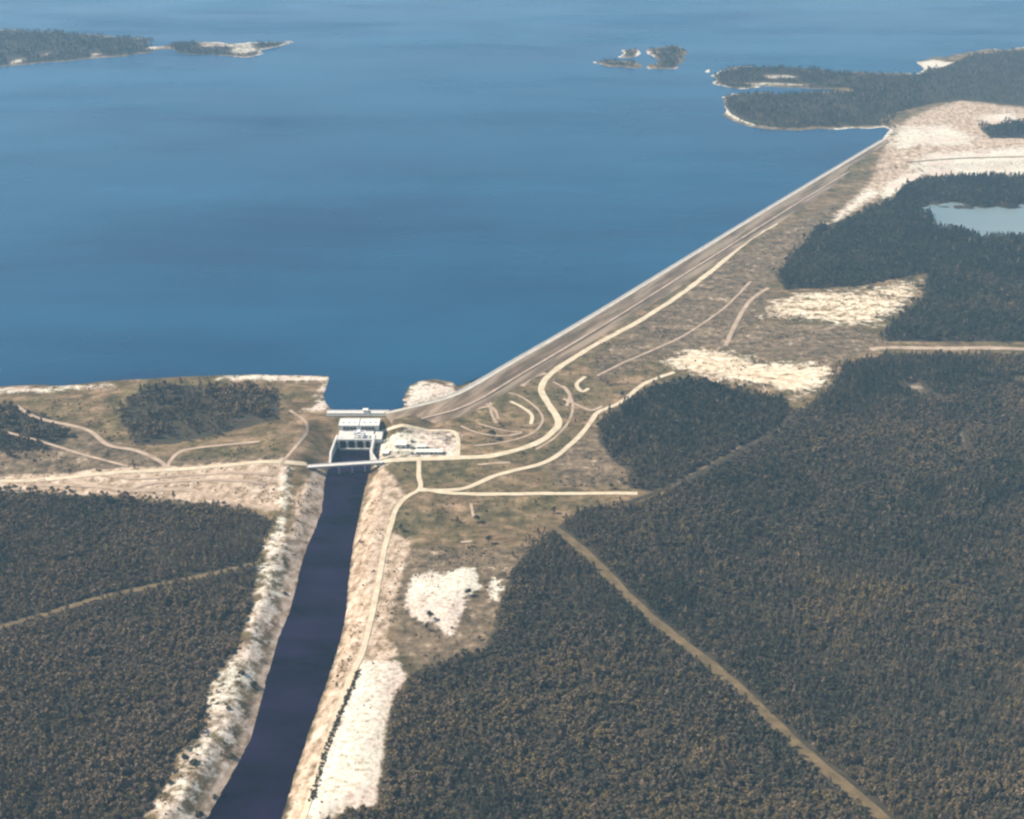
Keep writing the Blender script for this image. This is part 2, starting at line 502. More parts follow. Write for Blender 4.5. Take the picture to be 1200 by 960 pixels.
def grid_object(name, keep, Z, mat, smooth=True, attrs=None):
    """mesh of the grid cells where keep (ny-1, nx-1) is true."""
    idx = np.arange(nx * ny).reshape(ny, nx)
    q = np.stack([idx[:-1, :-1], idx[:-1, 1:], idx[1:, 1:], idx[1:, :-1]], -1)[keep]
    used, inv = np.unique(q.ravel(), return_inverse=True)
    co = np.stack([XX.ravel()[used], YY.ravel()[used], Z.ravel()[used]], -1)
    me = bpy.data.meshes.new(name)
    me.vertices.add(len(used)); me.vertices.foreach_set('co', co.ravel().astype(np.float32))
    me.loops.add(len(inv)); me.loops.foreach_set('vertex_index', inv.astype(np.int32))
    me.polygons.add(len(q))
    me.polygons.foreach_set('loop_start', np.arange(len(q), dtype=np.int32) * 4)
    me.polygons.foreach_set('loop_total', np.full(len(q), 4, dtype=np.int32))
    me.polygons.foreach_set('use_smooth', np.full(len(q), smooth))
    me.update(); me.validate()
    for k, a in (attrs or {}).items():
        at_ = me.attributes.new(k, 'FLOAT', 'POINT')
        at_.data.foreach_set('value', a.ravel()[used].astype(np.float32))
    me.materials.append(mat)
    return link(bpy.data.objects.new(name, me))


LSD = land_sd(XX, YY)
CSD = sdf(XX, YY, CANAL, 60)
PSD = sdf(XX, YY, POND, 60)
FSD = forest_sd(XX, YY)
land_far = sstep(15, 35, LSD) * (YY > 2600)
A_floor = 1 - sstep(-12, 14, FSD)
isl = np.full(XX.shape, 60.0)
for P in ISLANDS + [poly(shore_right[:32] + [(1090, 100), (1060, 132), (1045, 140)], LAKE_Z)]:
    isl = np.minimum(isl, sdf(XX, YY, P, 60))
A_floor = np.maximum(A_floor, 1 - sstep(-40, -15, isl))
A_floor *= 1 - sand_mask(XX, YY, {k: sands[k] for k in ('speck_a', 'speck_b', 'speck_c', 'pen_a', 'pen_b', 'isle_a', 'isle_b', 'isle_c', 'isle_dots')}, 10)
A_sand = sand_mask(XX, YY, sands)
A_sand = np.maximum(A_sand, 0.75 * sstep(14, 4, np.abs(LSD - 2)) * (YY > 2900) * sstep(.44, .6, vnoise(XX, YY, 150, 91, 2)))
A_sand = np.maximum(A_sand, .13 * sand_mask(XX, YY, earths, 40))
A_tan = sand_mask(XX, YY, tans, 20)
A_tan *= 1 - .3 * sstep(1900, 2000, YY)
A_earth = sand_mask(XX, YY, earths, 35)
A_yellow = sand_mask(XX, YY, {k + '_y': sands[k] for k in ('mid', 'mid2', 'pondrim')}, 40)


def ground_material():
    m, nt, b = new_mat('ground_cover')
    v = objco(nt)
    fine = noise_node(nt, 0.20, 5, 0.65, vec=v)
    mid = noise_node(nt, 0.045, 8, 0.74, vec=v)
    big = noise_node(nt, 0.011, 5, 0.6, vec=v)
    mp = N(nt, 'ShaderNodeMapping'); mp.inputs['Scale'].default_value = (0.5, 1.15, 1); mp.inputs['Rotation'].default_value = (0, 0, R(-24))
    nt.links.new(v, mp.inputs[0])
    strk = noise_node(nt, 0.032, 9, 0.74, vec=mp.outputs[0]); strk.inputs['Distortion'].default_value = 0.9

    blot = noise_node(nt, 0.075, 6, 0.7, vec=v)

    class rag:
        outputs = [math_node(nt, 'ADD', math_node(nt, 'MULTIPLY', strk.outputs[0], 0.45), math_node(nt, 'MULTIPLY', blot.outputs[0], 0.55))]

    def fac(attr, n, amt, lo, hi):
        a = N(nt, 'ShaderNodeAttribute', attribute_name=attr)
        s = math_node(nt, 'ADD', a.outputs['Fac'], math_node(nt, 'MULTIPLY', math_node(nt, 'SUBTRACT', n.outputs[0], 0.5), amt))
        r = N(nt, 'ShaderNodeMapRange', interpolation_type='SMOOTHSTEP')
        r.inputs['From Min'].default_value = lo; r.inputs['From Max'].default_value = hi
        nt.links.new(s, r.inputs[0])
        return r.outputs[0]

    grass = ramp(nt, mid.outputs[0], [(0.36, (0.050, 0.046, 0.024)), (0.45, (0.12, 0.100, 0.052)), (0.53, (0.22, 0.170, 0.098)), (0.63, (0.44, 0.32, 0.22))])
    g2 = ramp(nt, strk.outputs[0], [(0.37, (0.060, 0.048, 0.028)), (0.46, (0.14, 0.102, 0.062)), (0.53, (0.26, 0.180, 0.118)), (0.62, (0.50, 0.36, 0.25))])
    col = mixc(nt, ramp(nt, big.outputs[0], [(0.35, (0.15,) * 3), (0.65, (0.9,) * 3)]), grass, g2)
    olive = ramp(nt, mid.outputs[0], [(0.38, (0.050, 0.046, 0.024)), (0.5, (0.120, 0.102, 0.055)), (0.62, (0.23, 0.185, 0.105))])
    pat = noise_node(nt, 0.0085, 6, 0.68, vec=v)
    col = mixc(nt, ramp(nt, pat.outputs[0], [(0.48, (0, 0, 0)), (0.58, (.9,) * 3)]), col, olive)
    earth = ramp(nt, rag.outputs[0], [(0.38, (0.055, 0.047, 0.032)), (0.46, (0.13, 0.102, 0.070)), (0.54, (0.24, 0.182, 0.125)), (0.64, (0.46, 0.36, 0.255))])
    col = mixc(nt, fac('earth', mid, 1.2, 0.35, 0.75), col, earth)
    mp2 = N(nt, 'ShaderNodeMapping', vector_type='TEXTURE'); mp2.inputs['Scale'].default_value = (4.5, 1, 1); mp2.inputs['Rotation'].default_value = (0, 0, R(74))
    nt.links.new(v, mp2.inputs[0])
    s2 = noise_node(nt, 0.11, 6, 0.65, vec=mp2.outputs[0])
    tn = math_node(nt, 'ADD', math_node(nt, 'MULTIPLY', s2.outputs[0], 0.35), math_node(nt, 'MULTIPLY', blot.outputs[0], 0.65))
    hs = N(nt, 'ShaderNodeHueSaturation'); hs.inputs['Value'].default_value = 0.78; hs.inputs['Saturation'].default_value = 1.15
    nt.links.new(col, hs.inputs['Color']); col = hs.outputs[0]
    tan = ramp(nt, tn, [(0.36, (0.11, 0.085, 0.045)), (0.44, (0.28, 0.20, 0.13)), (0.52, (0.47, 0.35, 0.25)), (0.62, (0.64, 0.52, 0.41))])
    col = mixc(nt, fac('tan', mid, 1.0, 0.35, 0.65), col, tan)
    sand = ramp(nt, fine.outputs[0], [(0.30, (0.25, 0.20, 0.14)), (0.42, (0.54, 0.48, 0.37)), (0.56, (0.70, 0.66, 0.55))])
    pinks = ramp(nt, fine.outputs[0], [(0.30, (0.23, 0.16, 0.12)), (0.43, (0.50, 0.395, 0.31)), (0.57, (0.67, 0.57, 0.48))])
    sand = mixc(nt, ramp(nt, big.outputs[0], [(0.42, (0, 0, 0)), (0.6, (1, 1, 1))]), sand, pinks)
    spread = N(nt, 'ShaderNodeAttribute', attribute_name='yellow')
    sand = mixc(nt, spread.outputs['Fac'], sand, ramp(nt, rag.outputs[0], [(0.36, (0.26, 0.18, 0.11)), (0.48, (0.58, 0.45, 0.30)), (0.58, (0.78, 0.68, 0.52))]))
    col = mixc(nt, fac('sand', rag, 3.2, 0.34, 0.78), col, sand)
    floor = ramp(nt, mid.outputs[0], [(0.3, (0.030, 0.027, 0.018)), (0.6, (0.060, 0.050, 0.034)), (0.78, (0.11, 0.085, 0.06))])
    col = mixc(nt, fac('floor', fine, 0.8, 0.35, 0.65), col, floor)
    nt.links.new(col, b.inputs['Base Color'])
    b.inputs['Roughness'].default_value = 1.0
    b.inputs['Specular IOR Level'].default_value = 0.1
    bp = N(nt, 'ShaderNodeBump'); bp.inputs['Distance'].default_value = 1.2; bp.inputs['Strength'].default_value = 0.6
    nt.links.new(fine.outputs[0], bp.inputs['Height']); nt.links.new(bp.outputs[0], b.inputs['Normal'])
    return m


ground = grid_object('ground', np.ones((ny - 1, nx - 1), bool), HH, ground_material(), True,
                     {'sand': A_sand, 'tan': A_tan, 'earth': A_earth, 'yellow': A_yellow, 'floor': A_floor})
tag(ground, 'cleared brown and sandy land downstream of the lake', 'ground', kind='structure')


def cells(maskv):
    return maskv[:-1, :-1] | maskv[:-1, 1:] | maskv[1:, :-1] | maskv[1:, 1:]


lake = grid_object('lake', cells((sdf(XX, YY, LAKE, 500) < 6) | ((sdf(XX, YY, LAKE, 500) < 70) & (YY > 3640))), np.full(XX.shape, LAKE_Z), M['lake'])
tag(lake, 'broad blue reservoir reaching to the top of the picture', 'lake', kind='structure')
canal = grid_object('canal_water', cells(CSD < 8), np.full(XX.shape, CANAL_Z), M['canal'])
tag(canal, 'dark water of the discharge canal', 'canal', kind='structure')
pond = grid_object('pond', cells(PSD < 40), np.full(XX.shape, -1.8), M['pond'])
tag(pond, 'pale shallow pond among the far trees', 'pond', kind='structure')

# ------------------------------------------------------------------ roads
road_clear = []


def resample(P, step):
    out = [P[0]]
    # Catmull-Rom through the traced points
    Q = [P[0]] + list(P) + [P[-1]]
    for k in range(1, len(Q) - 2):
        p0, p1, p2, p3 = (np.array(q, float) for q in Q[k - 1:k + 3])
        n = max(2, int(np.hypot(*(p2 - p1)) / step))
        for i in range(1, n + 1):
            t = i / n
            out.append(0.5 * ((2 * p1) + (p2 - p0) * t + (2 * p0 - 5 * p1 + 4 * p2 - p3) * t * t + (-p0 + 3 * p1 - 3 * p2 + p3) * t ** 3))
    return np.array([np.array(o, float) for o in out])


def ribbon(name, px, width, mat, label, cat, z=0.0, lift=0.35, clear=None, kind='structure', wob=0.28):
    P = resample([tuple(at(a, b, z).xy) for a, b in px], 4.0)
    T = np.gradient(P, axis=0); T /= np.linalg.norm(T, axis=1)[:, None] + 1e-9
    Nn = np.stack([-T[:, 1], T[:, 0]], -1)
    k = np.arange(len(P))
    wl = width * (1 + wob * (vnoise(k * 4.0, k * 0 + width * 7, 25, 21) - 0.5) * 2)
    wr = width * (1 + wob * (vnoise(k * 4.0, k * 0 + width * 3 + 99, 25, 22) - 0.5) * 2)
    nS = 5
    V = []; Fc = []
    for s in range(nS):
        t = s / (nS - 1) - 0.5
        ww = np.where(t < 0, wl, wr)
        q = P + Nn * (t * ww)[:, None]
        V.append(np.stack([q[:, 0], q[:, 1], ground_z(q[:, 0], q[:, 1]) + lift], -1))
    V = np.stack(V, 1).reshape(-1, 3)
    for i in range(len(P) - 1):
        for s in range(nS - 1):
            a = i * nS + s
            Fc.append((a, a + 1, a + nS + 1, a + nS))
    o = mesh_from(name, V, Fc, mat, smooth=True)
    tag(o, label, cat, kind=kind)
    road_clear.append((P[::3], width / 2 + (clear if clear is not None else 3)))
    return o


RB = ribbon
RB('road', [(360, 546.5), (340, 548), (300, 549), (210, 554), (120, 559), (54, 565), (0, 568), (-120, 572)], 9, M['gravel'], 'pale road running left from the canal bridge', 'road', lift=.5)
RB('road', [(448, 541), (470, 540), (492, 539), (545, 537), (582, 534), (618, 524), (643, 511), (654, 499), (651, 487), (641, 470), (634, 456), (640, 443), (660, 427), (700, 403), (760, 370), (822, 327), (872, 286), (910, 262)], 11, M['gravel'], 'pale road curving up to the foot of the dam', 'road')
RB('road', [(490, 575), (540, 573), (582, 558), (640, 541), (668, 522), (685, 505), (693, 494), (702, 483), (728, 471), (755, 450), (790, 436)], 8, M['gravel'], 'pale lower road skirting the dark tree clump', 'road', lift=.45)
RB('road', [(490, 573), (530, 578), (600, 579), (660, 579), (712, 579), (747, 579)], 8, M['gravel'], 'straight pale road ending at the forest', 'road', lift=.55)
RB('road', [(491, 541), (491, 558), (492, 573), (475, 584), (463, 600), (457, 620), (450, 645), (444, 680), (436, 720), (424, 765), (408, 800), (392, 845), (376, 895), (360, 945), (345, 990)], 7, M['gravel'], 'sandy track following the right canal bank', 'road', lift=.6)
RB('path', [(54, 565), (46, 571), (110, 573), (150, 578), (220, 577), (260, 588), (322, 598)], 8, M['dirt'], 'pinkish braided track along the forest edge', 'path', lift=.6)
RB('path', [(150, 578), (180, 570), (240, 567), (312, 571)], 6, M['dirt'], 'short track joining two pink tracks', 'path', lift=.7)
RB('path', [(120, 561), (160, 565), (200, 562), (260, 560), (320, 562)], 6, M['dirt'], 'faint pink track under the left road', 'path', lift=.65)
RB('path', [(20, 480), (45, 494), (100, 506), (128, 524), (160, 530), (188, 542), (196, 553)], 7, M['dirt'], 'diagonal dirt track through the left clearing', 'path', z=4)
RB('path', [(196, 553), (200, 541), (216, 530), (260, 525), (305, 522)], 6, M['dirt'], 'track below the dark tree clump on the left', 'path', z=4, lift=.4)
RB('road', [(447, 505), (470, 505), (500, 506), (527, 506), (535, 511), (537, 521), (536, 536)], 7, M['gravel'], 'pale loop road round the switchyard', 'road', lift=.65)
RB('path', [(612, 453), (622, 443), (640, 437)], 8, M['dirt'], 'short spur beside the curving road', 'path')
RB('path', [(520, 487), (545, 483), (572, 478), (576, 486), (582, 497)], 5, M['dirt'], 'faint bent track below the dam', 'path')
RB('path', [(548, 470), (570, 470), (576, 476)], 5, M['dirt'], 'short pale scrape below the dam', 'path')
RB('path', [(598, 471), (612, 478), (623, 487), (622, 498)], 6, M['gravel'], 'small hooked track inside the road bend', 'path')
RB('path', [(686, 441), (676, 450), (682, 459), (690, 455)], 7, M['gravel'], 'hooked pale scrape right of the road bend', 'path')
RB('path', [(660, 467), (675, 474), (692, 481), (706, 476)], 6, M['dirt'], 'faint track joining the lower road', 'path')
RB('path', [(-60, 752), (0, 735), (60, 718), (120, 700), (180, 687), (240, 674), (300, 660)], 9, M['cut_grass'], 'faint cleared line through the left forest', 'path', clear=3.5)
RB('path', [(636, 612), (668, 634), (700, 662), (730, 693), (760, 722), (810, 762), (860, 803), (905, 846), (950, 890), (1000, 930), (1040, 965), (1090, 1015), (1150, 1080)], 15, M['cut_grass'], 'straight diagonal clearing through the right forest', 'path', clear=2.5)
RB('path', [(1020, 410), (1045, 408), (1100, 408), (1172, 408), (1230, 410)], 14, M['dirt'], 'pale cleared strip among the right trees', 'path', clear=3)
RB('path', [(560, 497), (590, 505), (612, 507)], 4, M['dirt'], 'faint scrape inside the road bend', 'path')
RB('path', [(660, 452), (668, 462), (664, 476)], 5, M['dirt'], 'faint track right of the road bend', 'path')
RB('path', [(560, 545), (576, 544), (598, 543)], 5, M['dirt'], 'short pale scrape between the two curving roads', 'path')
RB('path', [(552, 590), (555, 606)], 4, M['dirt'], 'short upright scrape in the clearing', 'path')
RB('path', [(540, 635), (553, 634)], 5, M['dirt'], 'short level scrape in the clearing', 'path')
RB('path', [(850, 405), (866, 372), (880, 352), (900, 338)], 8, M['dirt'], 'pale track climbing between the sandy patches', 'path')
RB('path', [(1062, 190), (1110, 186), (1160, 184), (1260, 182)], 9, M['cut_grass'], 'dark line across the bare sand beyond the dam', 'path', z=12)
RB('path', [(522, 476), (548, 470), (568, 474), (580, 482), (584, 492)], 5, M['dirt'], 'upper terrace track under the dam', 'path', lift=.5)
RB('path', [(596, 461), (612, 466), (630, 480), (636, 494), (624, 508), (592, 519), (556, 523)], 4, M['dirt'], 'inner terrace track following the road bend', 'path', lift=.5)
RB('path', [(540, 500), (560, 508), (590, 512), (612, 508)], 4, M['dirt'], 'lowest terrace track inside the road bend', 'path', lift=.55)
RB('path', [(648, 447), (662, 456), (671, 472), (668, 492), (652, 512), (628, 527)], 4, M['dirt'], 'outer terrace track beside the road bend', 'path', lift=.5)
RB('path', [(700, 440), (730, 425), (770, 408), (810, 388), (850, 360), (880, 330)], 5, M['dirt'], 'faint track between the dam foot and the sandy patches', 'path', lift=.5)
RB('path', [(-30, 500), (40, 518), (90, 532), (150, 548)], 5, M['dirt'], 'lower diagonal dirt track at the left', 'path', z=4, lift=.5)
RB('path', [(340, 484), (360, 500), (352, 520), (330, 546)], 5, M['dirt'], 'track down the slope left of the power station', 'path', z=6, lift=.5)
RB('path', [(735, 590), (765, 579), (805, 562), (850, 538), (900, 508), (940, 478)], 8, M['gap_shade'], 'dark narrow gap with painted tree shade below the tree clump', 'path', clear=2)  # strip whose dark colour stands in for shadow between the trees

# ------------------------------------------------------------------ the dam
dam = empty('dam', crest[3])
tag(dam, 'long straight earth dam with a pale crest road holding back the lake', 'dam')


def sweep(name, prof, mat, step=20.0, jit=0.0):
    P = resample([tuple(c.xy) for c in crest], step)
    T = np.gradient(P, axis=0); T /= np.linalg.norm(T, axis=1)[:, None]
    Nn = np.stack([-T[:, 1], T[:, 0]], -1)
    V, Fc = [], []
    n = len(prof)
    for i, (p, nn) in enumerate(zip(P, Nn)):
        for k, (o, z) in enumerate(prof):
            jj = jit * (random.random() - 0.5) if 0 < k < n - 1 else 0
            V.append((p[0] + nn[0] * o - crest[3].x, p[1] + nn[1] * o - crest[3].y, z + jj - crest[3].z))
    for i in range(len(P) - 1):
        for k in range(n - 1):
            a = i * n + k
            Fc.append((a, a + 1, a + n + 1, a + n))
    Fc.append(tuple(range(n))); Fc.append(tuple((len(P) - 1) * n + k for k in range(n))[::-1])
    o = mesh_from(name, V, Fc, mat, dam)
    bm = bmesh.new(); bm.from_mesh(o.data); bmesh.ops.recalc_face_normals(bm, faces=bm.faces); bm.to_mesh(o.data); bm.free()
    return o


def dam_grass():
    m, nt, b = new_mat('dam_grass')
    v = objco(nt)
    d = (crest[-1] - crest[3]).normalized()
    mp = N(nt, 'ShaderNodeMapping')
    mp.vector_type = 'TEXTURE'
    mp.inputs['Rotation'].default_value = (0, 0, math.atan2(d.y, d.x)); mp.inputs['Scale'].default_value = (14, 1, 1)
    nt.links.new(v, mp.inputs[0])
    s = noise_node(nt, 0.08, 5, 0.6, vec=mp.outputs[0])
    n = noise_node(nt, 0.02, 5, 0.6, vec=v)
    c1 = ramp(nt, s.outputs[0], [(0.38, (0.14, 0.102, 0.062)), (0.47, (0.28, 0.205, 0.13)), (0.58, (0.62, 0.47, 0.32))])
    c2 = ramp(nt, n.outputs[0], [(0.35, (0.14, 0.11, 0.065)), (0.65, (0.31, 0.20, 0.14))])
    nt.links.new(mixc(nt, 0.5, c1, c2), b.inputs['Base Color']); b.inputs['Roughness'].default_value = 1
    b.inputs['Specular IOR Level'].default_value = 0.1
    return m


M['dam_grass'] = dam_grass()
M['riprap'] = simple_mat('riprap_stone', (0.16, 0.15, 0.14), (0.33, 0.32, 0.30), 0.25, 1.0, 0.5)
sweep('embankment', [(-47, -0.6), (-29, 6.3), (-26, 6.6), (-4.5, 15.7), (3, 15.7), (15, 8.5), (15, -8), (-47, -8)], M['dam_grass'], jit=0.25)
sweep('berm_track', [(-30.2, 5.9), (-30.2, 6.75), (-25.6, 7.0), (-25.6, 6.3)], M['dirt'])
sweep('crest_road', [(-4.5, 15.75), (-4.5, 16.05), (3, 16.05), (3, 15.75)], M['crest_gravel'])
sweep('riprap_face', [(3.0, 15.72), (3.3, 16.3), (5.5, 15.3), (17, 9.0), (21, 7.0), (16, 7.6)], M['riprap'], 6.0, 0.4)

# ------------------------------------------------------------------ power station
o0 = at(420, 500, 12)
PHX, PHY = o0.x, 1690.0
ph = empty('power_station', (PHX, PHY, 0))
tag(ph, 'long low concrete power station with a flat pale roof at the head of the canal', 'power station')
MB().box(-31, 31, 12.0, 35, -14, 11.6).build('wall', M['concrete'], ph)
for x0, x1 in ((-31.8, -0.5), (0.5, 31.8)):
    rf = MB().box(x0, x1, 11.0, 35.8, 11.7, 12.5).build('roof', M['roof'], ph, 0.08)
    mb = MB()
    mb.box(x0 + .1, x1 - .1, 11.1, 11.5, 12.5, 13.1).box(x0 + .1, x1 - .1, 35.3, 35.7, 12.5, 13.1)
    mb.box(x0 + .1, x0 + .5, 11.5, 35.3, 12.5, 13.1).box(x1 - .5, x1 - .1, 11.5, 35.3, 12.5, 13.1)
    mb.build('parapet', M['roof'], rf)
    for vx in (x0 + 6, x0 + 15, x0 + 24):
        MB().box(vx, vx + 2.4, 20, 22.4, 12.5, 14.0).build('roof_vent', M['steel'], rf, 0.1)
for x0 in (-24.5, -19.2, -13.9, -8.6, 4.0, 9.3, 14.6, 19.9):
    fr = MB().box(x0, x0 + .25, 11.75, 12, 5.2, 10.2).box(x0 + 4.45, x0 + 4.7, 11.75, 12, 5.2, 10.2).box(x0 + .25, x0 + 4.45, 11.75, 12, 9.95, 10.2).box(x0 + .25, x0 + 4.45, 11.75, 12, 5.2, 5.45) \
        .box(x0 + 2.25, x0 + 2.45, 11.77, 12, 5.45, 9.95).build('window', M['steel'], ph)
    MB().box(x0 + .25, x0 + 4.45, 11.88, 11.97, 5.45, 9.95).build('pane', M['glass'], fr)
# downstream deck over the draft tube bays
MB().box(-30, 24, -19, 11.9, 1.2, 4.0).build('draft_tube_deck', M['concrete'], ph, 0.1)
MB().box(-30, 24, -10.5, -9, -14, 1.1).build('bay_wall', M['old_concrete'], ph)
for x in (-28, -14.8, -1.6, 11.6, 22.2):
    MB().box(x - 1.8, x + 1.8, -20.5, -10.6, -14, 1.1).build('pier', M['old_concrete'], ph)
for x0, x1 in ((-26.1, -16.7), (-12.9, -3.5), (0.3, 9.7), (13.5, 20.3)):
    g = MB().box(x0, x1, -14.4, -14, -14, 0.6)
    for i in range(5):
        g.box(x0, x1, -14.7, -14.4, -12.5 + i * 2.8, -12.1 + i * 2.8)
    g.build('draft_gate', M['gate'], ph)
MB().box(-26, 20, -23.5, -20.7, -14, -9.2).build('sill', M['concrete'], ph)
mb = MB()
for x in np.linspace(-29.5, 23.5, 28):
    mb.box(x - .06, x + .06, -18.8, -18.68, 4, 5.1)
mb.box(-29.6, 23.6, -18.8, -18.66, 5.1, 5.22)
mb.build('railing', M['steel'], ph)


def wing(name, pts, thick, mat, parent, org):
    V, Fc = [], []
    n = len(pts)
    for k, (p, zt) in enumerate(pts):
        p = Vector(p)
        a = Vector(pts[max(k - 1, 0)][0]); c = Vector(pts[min(k + 1, n - 1)][0])
        d = (c - a).normalized(); s = Vector((-d.y, d.x)) * thick / 2
        for q, z in ((p + s, -16), (p - s, -16), (p - s, zt), (p + s, zt)):
            V.append((q.x - org[0], q.y - org[1], z))
    for k in range(n - 1):
        for i in range(4):
            Fc.append((k * 4 + i, k * 4 + (i + 1) % 4, k * 4 + 4 + (i + 1) % 4, k * 4 + 4 + i))
    Fc += [(0, 1, 2, 3), tuple((n - 1) * 4 + i for i in (3, 2, 1, 0))]
    o = mesh_from(name, V, Fc, mat, parent)
    bm = bmesh.new(); bm.from_mesh(o.data); bmesh.ops.recalc_face_normals(bm, faces=bm.faces); bm.to_mesh(o.data); bm.free()


wl_end = at(386, 541, 0).xy; wr_end = at(440, 542, 0).xy
wing('wing_wall', [((PHX - 31.5, PHY - 4), 4.6), ((PHX - 33.5, PHY - 24), 3.6), (((PHX - 33.5) * .5 + wl_end.x * .5 - 2, PHY - 52), 0.6), ((wl_end.x, wl_end.y), -5)], 3.2, M['concrete'], ph, (PHX, PHY))
wing('wing_wall', [((PHX + 25.6, PHY - 2), 4.6), ((PHX + 25.6, PHY - 24), 4.0), ((PHX + 25.2, PHY - 54), 3.0), ((wr_end.x + 1, wr_end.y + 4), 1.8)], 3.2, M['concrete'], ph, (PHX, PHY))
MB().box(26, 38, -16, 11.8, -4, 3.2).build('service_platform', M['concrete'], ph, 0.1)

# gantry crane on the deck
gc = empty('gantry_crane', (PHX + 4, PHY - 9, 4.0))
tag(gc, 'white gantry crane standing on the power station deck above the draft tubes', 'crane')
for x in (-8, 8):
    for y in (-4, 4):
        MB().bar((x, y, 0.5), (x * .9, y * .8, 7), 1.0).build('leg', M['white_steel'], gc)
MB().box(-9, 9, -4.2, -3, 7.05, 8.6).box(-9, 9, 3, 4.2, 7.05, 8.6).box(-9, -7.8, -3, 3, 7.05, 8.6).box(7.8, 9, -3, 3, 7.05, 8.6).build('bridge_girder', M['white_steel'], gc)
MB().box(-4, 1, -4.4, 4.4, 8.65, 10.2).build('trolley', M['white_steel'], gc, 0.15)
for y in (-4, 4):
    MB().box(-9.2, 9.2, y - .5, y + .5, 0.02, 0.5).build('end_carriage', M['steel'], gc)

# intake deck across the head of the cove
ia, ib = at(383, 483, 14), at(456, 483, 14)
it = empty('intake_bridge', ((ia.x + ib.x) / 2, (ia.y + ib.y) / 2, 14))
tag(it, 'pale concrete intake deck crossing the foot of the lake cove above the power station', 'bridge')
hw = (ib.x - ia.x) / 2
MB().box(-hw, hw, -6, 6, -1.2, 0).build('deck', M['deck'], it, 0.1)
for s in (-6, 5.5):
    MB().box(-hw, hw, s, s + .5, 0, 1.0).build('parapet', M['deck'], it)
for x in np.linspace(-hw + 6, hw - 6, 6):
    MB().box(x - 1.5, x + 1.5, -5, 9, -16, -1.25).build('pier', M['old_concrete'], it)
xs = np.linspace(-hw + 6, hw - 6, 6)
for a, b in zip(xs[:-1], xs[1:]):
    MB().box(a + 1.6, b - 1.6, 2, 2.6, -16, -1.3).build('intake_gate', M['gate'], it)
MB().box(-hw, hw, -8.6, -6.1, -6, -1.6).build('back_wall', M['old_concrete'], it)
ch = empty('hoist_house', (it.location.x + 12, it.location.y + 1, 14))
tag(ch, 'small white hoist house standing on the intake deck', 'hoist house')
MB().box(-4, 4, -3, 3, 0, 4.2).build('wall', M['white_steel'], ch)
MB().box(-4.4, 4.4, -3.4, 3.4, 4.25, 4.7).build('roof', M['roof'], ch, 0.08)
MB().box(-0.8, 0.8, -3.12, -3.02, 0, 2.4).build('door', M['gate'], ch)

# road bridge over the canal
ba, bb = at(354, 547.2, 2.2), at(449, 541, 2.2)
br = empty('road_bridge', (ba + bb) / 2, math.atan2(bb.y - ba.y, bb.x - ba.x))
tag(br, 'narrow pale road bridge crossing the canal just below the power station', 'bridge')
L = (bb - ba).length / 2
MB().box(-L, L, -4.5, 4.5, -0.9, 0).build('deck', M['deck'], br, 0.08)
for s in (-4.5, 4.15):
    MB().box(-L, L, s, s + .35, 0, 1.0).build('parapet', M['deck'], br)
for s in (-3, 0, 3):
    MB().box(-L + 1, L - 1, s - .35, s + .35, -2.6, -0.95).build('girder', M['steel'], br)
for x in (-L * .42, -L * .1, L * .22, L * .54):
    MB().box(x - 1.0, x + 1.0, -3.8, 3.8, -19, -2.65).box(x - 1.2, x + 1.2, -4.3, 4.3, -3.6, -2.62).build('pier', M['old_concrete'], br)
for x0, x1 in ((-L - 2, -L + 6), (L - 6, L + 2)):
    MB().box(x0, x1, -5.2, 5.2, -12, -2.7).build('abutment', M['concrete'], br)

# ------------------------------------------------------------------ switchyard and buildings on the right bank
def flat_z(p):
    return float(ground_z(p.x, p.y))


def building(name, px, py, w, d, h, label, cat, roofmat, wallmat, rz=0.0, pitched=False):
    p = at(px, py, 1.5); z = flat_z(p) - 0.3
    e = empty(name, (p.x, p.y, z), rz); tag(e, label, cat)
    MB().box(-w / 2, w / 2, -d / 2, d / 2, 0, h).build('wall', wallmat, e)
    if pitched:
        MB().prism([(-d / 2 - .6, h + .03), (d / 2 + .6, h + .03), (d / 2 + .6, h + .3), (0, h + d * .18), (-d / 2 - .6, h + .3)], -w / 2 - .6, w / 2 + .6).build('roof', roofmat, e)
    else:
        MB().box(-w / 2 - .5, w / 2 + .5, -d / 2 - .5, d / 2 + .5, h + .03, h + .6).build('roof', roofmat, e, 0.06)
    n = max(2, int(w / 6))
    for k in range(n):
        x = -w / 2 + (k + .5) * w / n
        if k == n // 2:
            MB().box(x - 1.6, x + 1.6, -d / 2 - .12, -d / 2 - .02, 0, min(3.4, h - .5)).build('door', M['gate'], e)
        else:
            MB().box(x - 1.2, x + 1.2, -d / 2 - .1, -d / 2 - .02, h * .4, h * .8).build('window', M['glass'], e)
    return e


building('maintenance_building', 503, 531, 40, 9, 4.5, 'long low pale building on the yard beside the loop road', 'building', M['roof'], M['old_concrete'], pitched=True)
building('control_building', 470, 523, 17, 14, 6, 'square pale flat-roofed building in the middle of the pale yard', 'building', M['roof'], M['concrete'])
building('pump_house', 494, 525, 13, 8, 4, 'small dark-fronted building just above the long low building', 'building', M['roof'], M['old_concrete'])
building('valve_house', 452, 531, 9, 9, 5, 'small pale block beside the right wing wall of the power station', 'building', M['roof'], M['concrete'])
building('gate_hut', 448, 515, 7, 6, 4, 'tiny pale hut at the right end of the power station deck', 'hut', M['roof'], M['concrete'])


